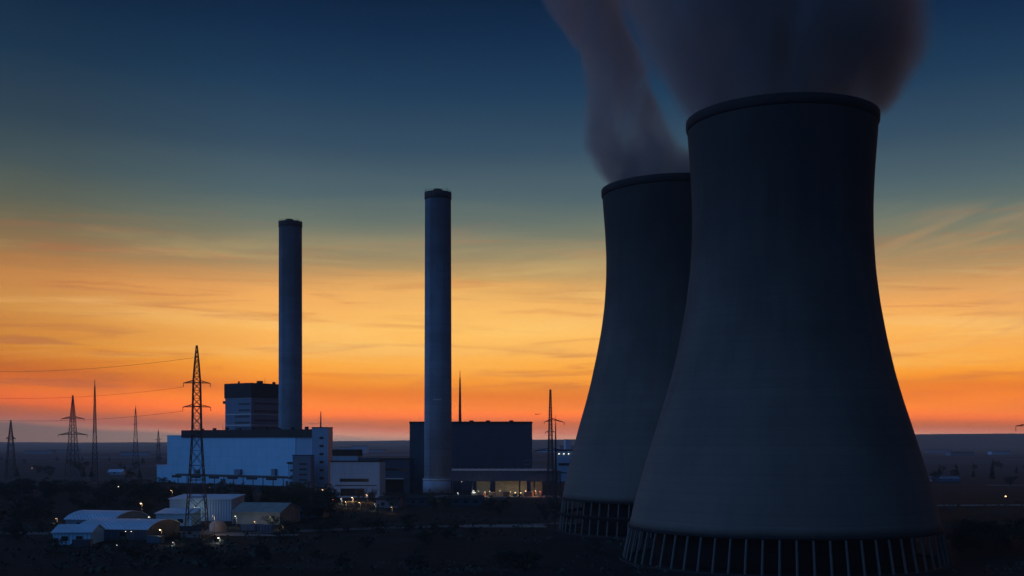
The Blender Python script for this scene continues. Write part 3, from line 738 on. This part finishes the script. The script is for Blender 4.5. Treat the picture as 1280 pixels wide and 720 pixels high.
# pylon far left of it
Y2 = 850.0
p2 = thing('electricity_pylon', 'two armed lattice pylon in the left tree belt beside the plain slim mast', 'pylon', (X(91, Y2), Y2, 0), R(-6), 'electricity pylons')
lattice(p2, 0, 0, [(0, 5.2), (Z(560, Y2), 2.9), (Z(522, Y2), 1.6), (Z(494, Y2), .2)], .27, brace=.13)
crossarm(p2, Z(523, Y2), 10.2, 2.0, .26, 2, .4, 1.5); crossarm(p2, Z(543, Y2), 12.8, 2.6, .28, 2, .4, 1.5); foot(p2, 5.4)
Y0 = 900.0
p0 = thing('electricity_pylon', 'small single armed lattice pylon at the left edge of the plain', 'pylon', (X(13.5, Y0), Y0, 0), R(10), 'electricity pylons')
lattice(p0, 0, 0, [(0, 4.2), (Z(560, Y0), 2.4), (Z(547, Y0), 1.6), (Z(525, Y0), .2)], .3, brace=.16)
crossarm(p0, Z(548, Y0), 3.9, 1.7, .25, 1.6, .1, 1.2); foot(p0, 4.2)
# pylon right of slab building
Y3 = 520.0
p3 = thing('electricity_pylon', 'slender stepped pylon between the slab building and the farther cooling tower', 'pylon', (X(688, Y3), Y3, 0), R(14), 'electricity pylons')
lattice(p3, 0, 0, [(0, 2.1), (Z(590, Y3), 1.3), (Z(560, Y3), 1.0), (Z(524, Y3), .65), (Z(487, Y3), .28)], .2, brace=.1)
crossarm(p3, Z(524.5, Y3), 7.4, .65, .18, 1.4, 1.4, .8, sides=(1,)); crossarm(p3, Z(526.5, Y3), 3.2, .65, .16, 1.2, .4, .7, sides=(-1,))
crossarm(p3, Z(563, Y3), 8.6, 1.0, .22, 1.4, .2, 1.0); crossarm(p3, Z(540, Y3), 2.6, .8, .12, .8, .1, .6)
crossarm(p3, Z(591, Y3), 9.5, 1.3, .2, 1.2, .2, .9)
st = MB()
for k in range(7): zz = Z(519-k*4.4, Y3); st.box(-.75, .75, -.12, .12, zz-.12, zz+.12)
st.build('step_bars', M['steel'], p3); foot(p3, 2.1)
# right edge pylon
Y4 = 450.0
p4 = thing('electricity_pylon', 'pylon arm with a hanging insulator reaching in at the right picture edge', 'pylon', (X(1304, Y4), Y4, 0), 0, 'electricity pylons')
lattice(p4, 0, 0, [(0, 4.2), (25, 2.2), (Z(529, Y4), 1.5), (58, .3)], .22, brace=.1)
crossarm(p4, Z(532, Y4), 12.0, 1.5, .2, 2.3, .2, 2.0); foot(p4, 4.2)
# off-frame pylon that carries the wires
p5 = copy_tree(p1); p5.location = (X(-60, 470), 470, 0); p5['label'] = 'matching lattice pylon beyond the left edge of the picture'
# slim masts
def mast(label, x, Y, ytop, b0, r, m='steel', arms=(), name='lattice_mast'):
    t = thing(name, label, 'mast', (X(x, Y), Y, 0), R(20))
    H = Z(ytop, Y)
    lattice(t, H, 0, [(0, b0), (H*.5, b0*.5), (H*.86, b0*.22), (H*.95, b0*.1)], r, brace=r*.6, m=m)
    MB().tube((0, 0, H*.95-.5), (0, 0, H+2), r*1.1, r*.4).build('tip_rod', M[m], t)
    for z, w in arms: MB().tube((-w, 0, z), (w, 0, z+1.2), r*1.1, n=4).build('antenna_arm', M[m], t)
    lbox(t, 'footing', M['kerb'], -b0-.5, b0+.5, -b0-.5, b0+.5, -.2, .4)
    return t
mast('tall slim lattice mast right of the two armed pylon', 118.5, 860, 477, 2.5, .42)
mast('faint slender mast on the plain left of the pale hall', 169.5, 1500, 507, 4.5, .42, arms=((60, 4),))
mast('short faint mast beside the left edge of the pale hall', 198, 1700, 537, 4.0, .45, arms=((38, 5), (28, 5)))
mast('rust brown mast rising behind the dark slab building', 575, 900, 466, 1.6, .45, 'rust')
mast('thin aerial mast beside the stepped pylon', 694.5, 560, 523, .7, .16)
# wires
def wire(a, b_, sag, label):
    a, b_ = Vector(a), Vector(b_); pts = []
    for i in range(33):
        t = i/32; q = a.lerp(b_, t); q.z -= 4*sag*t*(1-t); pts.append(q)
    mb = MB().path([q-a for q in pts], .065, 4); o = mb.build('power_line', M['wire']); o.location = a; o.scale.y = STR
    return tag(o, label, 'cable', 'power lines of the near pylon')
rz = Matrix.Rotation(R(8), 4, 'Z')
for k, (zc, xo, lb) in enumerate(((Z(447, PY), -.9, 'highest power line sloping left from the near pylon'),
                                  (Z(478.5, PY)-1.7, -5.1, 'middle power line hanging from the upper arm of the near pylon'),
                                  (Z(508.5, PY)-1.7, -5.3, 'lowest power line hanging from the lower arm of the near pylon'))):
    off = rz @ Vector((xo, 0, 0))
    wire(Vector((p1.location.x, PY, zc))+off, Vector((p5.location.x, 470, zc))+off, 2.5+k*.3, lb)
off = rz @ Vector((5.1, 0, 0))
# line between stepped pylon and the right
wire(Vector((X(688, Y3)+8.3, Y3+2, Z(563, Y3)-1.5)), Vector((X(760, 372), 372, 27)), 1.5, 'dark cable sagging from the stepped pylon across the farther tower')['group'] = 'cables of the stepped pylon'
# distant bird
bd = MB(); bd.tube((-.5, 0, 0), (.5, 0, .1), .18, .06, 6); bd.quad((0, 0, .1), (.5, .1, .1), (.3, 1.4, .6), (-.1, 1.2, .6)); bd.quad((0, 0, .1), (.5, -.1, .1), (.3, -1.4, .6), (-.1, -1.2, .6))
bo = bd.build('bird', M['crown']); bo.location = (X(670, 330), 330, Z(518, 330)); bo.rotation_euler = (.3, .2, 1.1)
tag(bo, 'tiny bird flying above the right corner of the slab building', 'bird')

# ------------------------------------------------------------------ street lamps
def lamp_proto(kind):
    t = thing('street_lamp', '', 'street lamp', (0, 0, 0))
    MB().tube((0, 0, 0), (0, 0, 1), .09, .06, 6).build('pole', M['pole'], t)
    return t
def lamp(label, x, y, Y, kind='warm', size=.32, h=None, glow=0, group=None):
    """lamp head shows at pixel-measured height; pole runs down to the ground"""
    zz = Z(y, Y)
    if h: zz = h
    t = thing('street_lamp', label, 'street lamp', (X(x, Y), Y, 0), 0, group)
    MB().tube((.55, 0, 0), (.55, 0, zz+.1), .10, .06, 6).build('pole', M['pole'], t)
    MB().tube((.55, 0, zz+.1), (0, 0, zz+.18), .05, n=5).build('arm', M['pole'], t)
    hd = MB().prism([(-size, -.02), (size, -.02), (size*.6, .16), (-size*.6, .16)], 'y', -size*.6, size*.6).build('lamp_head', M['pole'], t); hd.location = (0, 0, zz)
    bl = MB().lathe([(0, -size*.55), (size*.5, -size*.4), (size*.7, 0), (0, 0)], 10).build('bulb', M[kind], hd); bl.location = (0, 0, -.03)
    if glow:
        ld = bpy.data.lights.new('bulb_light', 'POINT'); ld.energy = glow*5; ld.shadow_soft_size = .4
        ld.color = {'warm': (1, .6, .28), 'cool': (.9, .95, .8), 'red': (1, .12, .06)}[kind]
        lo = bpy.data.objects.new('bulb_light', ld); COL.objects.link(lo); lo.parent = t; lo.location = (0, -.6, zz-.8)
    return t
lamp('bright warm lamp inside the left tree belt', 176, 629, 430, 'warm', .5, glow=150)
lamp('pale lamp at the back of the left tree belt', 148, 608, 590, 'cool', .42)
lamp('small lamp at the right end of the yard roofs', 186, 646, 390, 'cool', .34, glow=60)
lamp('brightest lamp by the yard between the sheds and the near pylon', 200, 662, 352, 'warm', .5, glow=50)
for k, xx in enumerate((157, 164)):
    lamp(('left' if k == 0 else 'right')+' of the two lamps on the dark shed roof edge', xx, 664, 362, 'cool', .26)
lamp('small lamp under the wall of the dark shed', 146, 681, 345, 'cool', .3, glow=40)
lamp('lamp by the dark shed window with a green tint', 133, 682, 340, 'cool', .2, glow=60)
lamp('white lamp just right of the near pylon foot', 273, 672, 355, 'cool', .48, glow=80)
lamp('dim lamp left of the near pylon foot', 216, 678, 346, 'cool', .2, glow=25)
lamp('tall pale lamp beside the left end of the pale hall', 214, 613, 480, 'warm', .2, glow=120)
lamp('lamp over the domed tank', 266, 645, 385, 'warm', .12, glow=120)
lamp('white lamp on the left of the green workshop', 294, 645, 420, 'cool', .34, glow=60)
lamp('white lamp on the right of the green workshop', 338, 646, 420, 'cool', .40, glow=60)
lamp('yellow green lamp shining on a tree before the louvred block', 403, 612, 560, 'warm', .22, glow=260)
lamp('red lamp at the corner of the pale annex', 417, 624, 560, 'red', .85)
lamp('small white lamp right of the red lamp', 426, 623, 575, 'cool', .3, glow=120)
lamp('warm lamp at the loading opening of the annex', 440, 622, 600, 'warm', .35, glow=420)
lamp('warm lamp shining on the bare trees by the annex', 458, 618, 590, 'warm', .25, glow=380)
lamp('lone warm lamp in the dark fields at the far right', 1257, 620, 640, 'warm', .75)
lamp('tiny lamp by the low dark block', 572, 616, 600, 'cool', .4, glow=80)
lamp('tiny lamp high on the chimney yard', 577, 602, 640, 'cool', .3)
bay = [(592, 617, 'cool', .35), (598, 618, 'cool', .3), (606, 619, 'warm', .25), (612, 618, 'warm', .3), (618, 621.5, 'cool', .6), (625, 618, 'warm', .3), (632, 620, 'warm', .4), (638, 619, 'warm', .3), (644, 621, 'warm', .45), (651, 620, 'warm', .4), (657, 618, 'warm', .3), (663, 619, 'warm', .3), (669, 617, 'warm', .25)]
for (xx, yy, Y, kd, sz, gw, lb) in ((228, 611, 640, 'warm', .28, 60, 'small warm lamp among the trees left of the near pylon top legs'), (262, 609, 700, 'warm', .26, 60, 'small warm lamp right of the near pylon at the hall foot'),
        (301, 611, 700, 'cool', .24, 60, 'small pale lamp at the hall foot below the boiler house'), (334, 613, 690, 'warm', .3, 80, 'small warm lamp at the hall foot before the left chimney'), (372, 614, 680, 'warm', .3, 80, 'small warm lamp near the right end of the hall foot'),
        (392, 622, 560, 'warm', .26, 60, 'small warm lamp left of the yellow green lamp'), (432, 627, 540, 'warm', .28, 70, 'warm lamp on the ground before the annex opening'), (449, 628, 540, 'warm', .26, 70, 'warm lamp under the lit bare trees'),
        (468, 630, 520, 'cool', .2, 50, 'faint lamp right of the lit bare trees'), (489, 634, 500, 'warm', .2, 40, 'faint warm lamp before the dark gate'), (232, 660, 400, 'warm', .2, 60, 'small warm lamp between the near pylon legs'),
        (113, 652, 430, 'cool', .2, 40, 'faint lamp above the back shed roof'), (70, 648, 440, 'warm', .2, 40, 'faint warm lamp left of the yard sheds'), (318, 652, 425, 'warm', .22, 60, 'warm lamp at the middle of the green workshop wall'),
        (352, 657, 410, 'warm', .24, 50, 'small warm lamp right of the green workshop'), (243, 634, 447, 'cool', .2, 60, 'pale lamp on the wall behind the near pylon'), (540, 622, 610, 'warm', .22, 60, 'small warm lamp at the foot of the right chimney'),
        (1218, 604, 900, 'warm', .3, 0, 'tiny warm lamp in the right fields nearer the tower'), (1180, 622, 650, 'warm', .2, 0, 'faint lamp just right of the nearest tower flank')):
    lamp(lb, xx, yy, Y, kd, sz, glow=gw)
for (xx, yy, Y, kd, lb) in ((1268, 588, 1500, 'warm', 'tiny warm light at the right picture edge on the far plain'), (1205, 586, 1600, 'cool', 'tiny pale light on the far plain between tower and right edge'), (1240, 640, 520, 'warm', 'dim warm lamp by the clump of trees at right'),
        (40, 585, 1300, 'warm', 'tiny warm light on the plain between the two left pylons'), (146, 590, 1300, 'cool', 'tiny pale light on the plain right of the slim mast')):
    lamp(lb, xx, yy, Y, kd, .35 if Y > 1000 else .25)
BAYAT = ['nearest to the right chimney', 'second along from the right chimney', 'left of the gap before the wide panel', 'at the left edge of the wide panel', 'brightest of all', 'just right of the brightest one', 'left of the middle', 'at the middle', 'right of the middle', 'before the right part of the panel', 'at the right edge of the wide panel', 'before the last narrow panel', 'next to the red lamp']
for i, (xx, yy, kd, sz) in enumerate(bay):
    lamp(('pale' if kd == 'cool' else 'warm')+' lamp '+BAYAT[i]+' in the loading bay', xx, yy, 656+random.uniform(-5, 4), kd, sz*1.1, h=1.7+(622-yy)*.4, glow=130 if i % 2 == 0 else 0, group='lamps along the loading bay')
lamp('red lamp at the right end of the loading bay', 675, 620, 652, 'red', .4, h=3.2, glow=80)

# ------------------------------------------------------------------ trees
def tree_mesh(seed, H, cr, kind):
    rnd = random.Random(seed); tr = MB(); cw = MB()
    th = H*(.25 if kind != 'cone' else .12)
    tr.tube((0, 0, -.3), (0, 0, H*.55), H*.022, H*.012, 7)
    clumps = []
    if kind == 'cone':
        tr.tube((0, 0, H*.5), (0, 0, H*.97), H*.012, .02, 6)
        for k in range(26):
            f = k/25; z = th+(H-th)*f; r = cr*(1-f)**.85
            for j in range(max(1, int(6*(1-f)+1))):
                a = rnd.uniform(0, 6.28); clumps.append((r*.7*math.cos(a), r*.7*math.sin(a), z, max(.35, r*.42)))
    else:
        for j in range(9 if kind == 'round' else 14):
            a = 6.28*j/9+rnd.uniform(-.4, .4); z0 = H*rnd.uniform(.12, .45); L = cr*rnd.uniform(.6, 1.0)
            z1 = min(H*.92, z0+L*rnd.uniform(.25, 1.3))
            tip = (L*math.cos(a), L*math.sin(a), z1); tr.tube((0, 0, z0), tip, H*.009, H*.003, 5)
            if kind == 'bare':
                for q in range(7):
                    f = rnd.uniform(.3, 1); s0 = Vector((0, 0, z0)).lerp(Vector(tip), f)
                    e = s0+Vector((rnd.uniform(-1, 1)*cr*.4, rnd.uniform(-1, 1)*cr*.4, rnd.uniform(.4, 1.2)*cr*.6)); tr.tube(s0, e, H*.004, H*.0015, 4)
                    for w in range(4):
                        f2 = rnd.uniform(.4, 1); s1 = s0.lerp(e, f2); tr.tube(s1, s1+Vector((rnd.uniform(-.3, .3)*cr, rnd.uniform(-.3, .3)*cr, rnd.uniform(.2, .5)*cr)), H*.002, H*.001, 3)
            clumps.append((tip[0]*.9, tip[1]*.9, z1, cr*rnd.uniform(.28, .42)))
        for j in range(12):
            a = rnd.uniform(0, 6.28); rr_ = cr*rnd.uniform(0, .65); clumps.append((rr_*math.cos(a), rr_*math.sin(a), H*rnd.uniform(.22, .9), cr*rnd.uniform(.26, .42)))
    if kind == 'bare': cw.b.free(); return tr, None
    for (x, y, z, r) in clumps:
        for q in range(52 if kind != 'cone' else 12):
            v = Vector((rnd.gauss(0, 1), rnd.gauss(0, 1), rnd.gauss(0, 1))).normalized()*r*rnd.uniform(.4, 1.1)
            c_ = Vector((x, y, z))+Vector((v.x, v.y, v.z*.75)); s = rnd.uniform(.16, .34)*(H/10)**.7
            a = Vector((rnd.uniform(-1, 1), rnd.uniform(-1, 1), rnd.uniform(-.6, .6))).normalized()*s; b_ = a.orthogonal().normalized()*s*rnd.uniform(.6, 1)
            b_ = Matrix.Rotation(rnd.uniform(0, 6.28), 3, a.normalized()) @ b_
            cw.quad(c_-a-b_*.4, c_+a*.2-b_, c_+a+b_*.3, c_-a*.2+b_)
    return tr, cw
PROTO = {}
for kd, seed, H, cr, lf in (('round', 1, 10, 3.6, 'leaf'), ('round', 2, 9, 4.2, 'leaf2'), ('round', 3, 11, 3.2, 'leaf'), ('cone', 4, 11, 2.3, 'leaf3'), ('round', 6, 7, 4.0, 'leaf3')):
    tr, cw = tree_mesh(seed, H, cr, kd)
    a = tr.build('trunk', M['bark'], None, recalc=False); b_ = cw.build('crown', M[lf], None, recalc=False)
    PROTO.setdefault(kd, []).append((a.data, b_.data, H)); bpy.data.objects.remove(a); bpy.data.objects.remove(b_)
for seed in (11, 12):
    tr, _ = tree_mesh(seed, 14, 3.6, 'bare'); a = tr.build('trunk', M['bark'], None, recalc=False)
    PROTO.setdefault('bare', []).append((a.data, None, 14)); bpy.data.objects.remove(a)
rt = random.Random(21)
def tree(label, Xw, Yw, H, kind='round', group=None, wide=1.0, name=None):
    td, cdt, H0 = rt.choice(PROTO[kind]); s = H/H0
    o = thing(name or {'round': 'leafy_tree', 'cone': 'conifer_tree', 'bare': 'bare_tree'}[kind], label, 'tree', (Xw, Yw, 0), rt.uniform(0, 6.28), group)
    o.scale = (s*wide, s*wide, s)
    if Yw > 1300: o.location.z = gz(Xw, Yw*STR)-.5
    a = bpy.data.objects.new('trunk', td); COL.objects.link(a); a.parent = o
    if cdt: b_ = bpy.data.objects.new('crown', cdt); COL.objects.link(b_); b_.parent = o
    return o
MARKS = [(30, 'below the single armed pylon'), (80, 'left of the two armed pylon'), (128, 'around the slim mast'), (176, 'right of the slim mast'),
         (212, 'by the pale hall left end'), (262, 'around the near pylon legs'), (320, 'below the boiler house'), (378, 'below the left chimney'), (416, 'below the stair tower'),
         (475, 'below the pale annex'), (530, 'below the low dark block'), (568, 'below the right chimney'), (625, 'below the slab left half'), (668, 'below the slab right half'),
         (800, 'beside the farther tower'), (1200, 'directly beside the nearest tower'), (1228, 'nearest to the big tower'), (1258, 'below the lone field lamp'), (9999, 'by the right picture edge')]
def belt(n, x0, x1, Y0_, Y1_, h0, h1, label, group, kinds=('round',), wide=1.2):
    for i in range(n):
        px = rt.uniform(x0, x1); Y = rt.uniform(Y0_, Y1_); hh = rt.uniform(h0, h1)
        mk = next(m_ for b_, m_ in MARKS if px*1.0 < b_); f = (Y-Y0_)/(Y1_-Y0_)
        g4 = (hh-h0)/(h1-h0); size = ('stunted', 'small', 'tall', 'towering')[min(3, int(g4*4))]; row = ('front', 'middle', 'rear')[min(2, int(f*3))]
        kd = rt.choice(kinds)
        tree(size+' '+row+'-row '+label+', '+mk, X(px, Y), Y, hh, kd, group, wide)
belt(46, -10, 208, 560, 700, 8, 12.5, 'leafy tree in left belt', 'trees of the left belt', ('round', 'round', 'round'), 1.25)
belt(16, 20, 190, 470, 560, 6, 9, 'dark tree behind the sheds', 'trees behind the yard sheds')
belt(12, -10, 62, 350, 460, 4, 8, 'dark tree left of the small shed', 'trees at the left edge')
belt(34, 208, 420, 500, 620, 8, 12.5, 'dark tree before the pale hall', 'trees along the hall foot', ('round', 'round', 'cone'), 1.1)
belt(16, 356, 420, 450, 540, 7, 11, 'dark tree nearer than hall row', 'trees before the stair tower')
belt(16, 476, 566, 520, 620, 4, 7, 'dark tree on the chimney yard', 'trees before the taller chimney')
belt(22, 330, 600, 330, 420, 3, 5.5, 'dark tree on the middle ground', 'trees on the middle front ground', ('round',), 1.4)
belt(22, 60, 780, 275, 320, 3, 5.5, 'bushy tree at the bottom edge', 'trees along the bottom edge', ('round',), 1.5)
belt(22, 1196, 1300, 318, 372, 6, 8.5, 'dark tree in the right clump', 'trees right of the nearest tower', ('round',), 1.3)
belt(24, 1150, 1300, 700, 1500, 7, 11, 'field tree far right', 'trees on the right fields', ('round', 'cone'), 1.15)
belt(26, -10, 200, 900, 2000, 8, 12, 'hazy tree on the plain', 'trees on the left plain', ('round', 'cone'), 1.2)
belt(8, 600, 700, 480, 560, 4, 7, 'dark tree before the loading bay', 'trees before the loading bay')
for (px, Y, H) in ((694, 410, 17), (702, 420, 15), (708, 405, 12), (682, 430, 12), (714, 415, 9)):
    tree('bare branched tree between the stepped pylon and the farther tower', X(px, Y), Y, H, 'bare', 'bare trees by the farther tower', .7)
for (px, Y, H) in ((448, 575, 11), (455, 582, 12), (463, 570, 10), (468, 580, 12)):
    tree('bare tree lit by the lamps in front of the annex', X(px, Y), Y, H, 'bare', 'lit bare trees before the annex', .7)
tree('leafy tree glowing yellow green beside a lamp at the louvred block', X(404, 572), 572, 9, 'round')

sb = MB(); rs = random.Random(5)
for i in range(5200):
    Y = 270+(rs.random()**1.3)*420; x = rs.uniform(-.56, .56)*Y
    Yf = Y*STR
    if (x-T1[0])**2+(Yf-341.8)**2 < 52**2 or (x-T2[0])**2+(Yf-454.4)**2 < 52**2: continue
    if math.sin(x*.035+2)*math.sin(Yf*.03)+rs.uniform(-.9, .5) < -.1: continue
    hgt = rs.uniform(.4, 2.0)
    for q in range(6):
        c_ = Vector((x+rs.gauss(0, hgt*.7), Yf+rs.gauss(0, hgt*.7), hgt*rs.uniform(.15, .9))); a = Vector((rs.uniform(-1, 1), rs.uniform(-1, 1), rs.uniform(-.3, .8))).normalized()*hgt*.42; b_ = a.orthogonal().normalized()*hgt*.25
        sb.quad(c_-a, c_-b_, c_+a, c_+b_)
scrub = sb.build('scrub', M['leaf2'], None, recalc=False); scrub.location.y = 0
tag(scrub, 'low dark scrub and rough grass over the open ground', 'scrub', None, 'stuff')
# ------------------------------------------------------------------ stretch the survey to the true lens
for o in list(COL.objects):
    if o.parent is None and o.name != 'scrub' and o.type in ('MESH', 'EMPTY'): o.location.y *= STR

# ------------------------------------------------------------------ haze
hz = MB().box(-13900, 13900, -500, 15600, -14, 300)
hm = bpy.data.materials.new('haze_volume'); hm.use_nodes = True; t = NT(hm.node_tree)
hm.node_tree.nodes.remove(hm.node_tree.nodes['Principled BSDF'])
pv = t.n('ShaderNodeVolumePrincipled'); pv.inputs['Color'].default_value = (.97, .92, .87, 1)
pv.inputs['Density'].default_value = HZD; pv.inputs['Anisotropy'].default_value = 0.1
t.l(pv.outputs[0], hm.node_tree.nodes['Material Output'].inputs['Volume'])
ho = hz.build('haze', hm); tag(ho, 'thin evening haze fading the far plain and hills', 'haze', None, 'stuff')
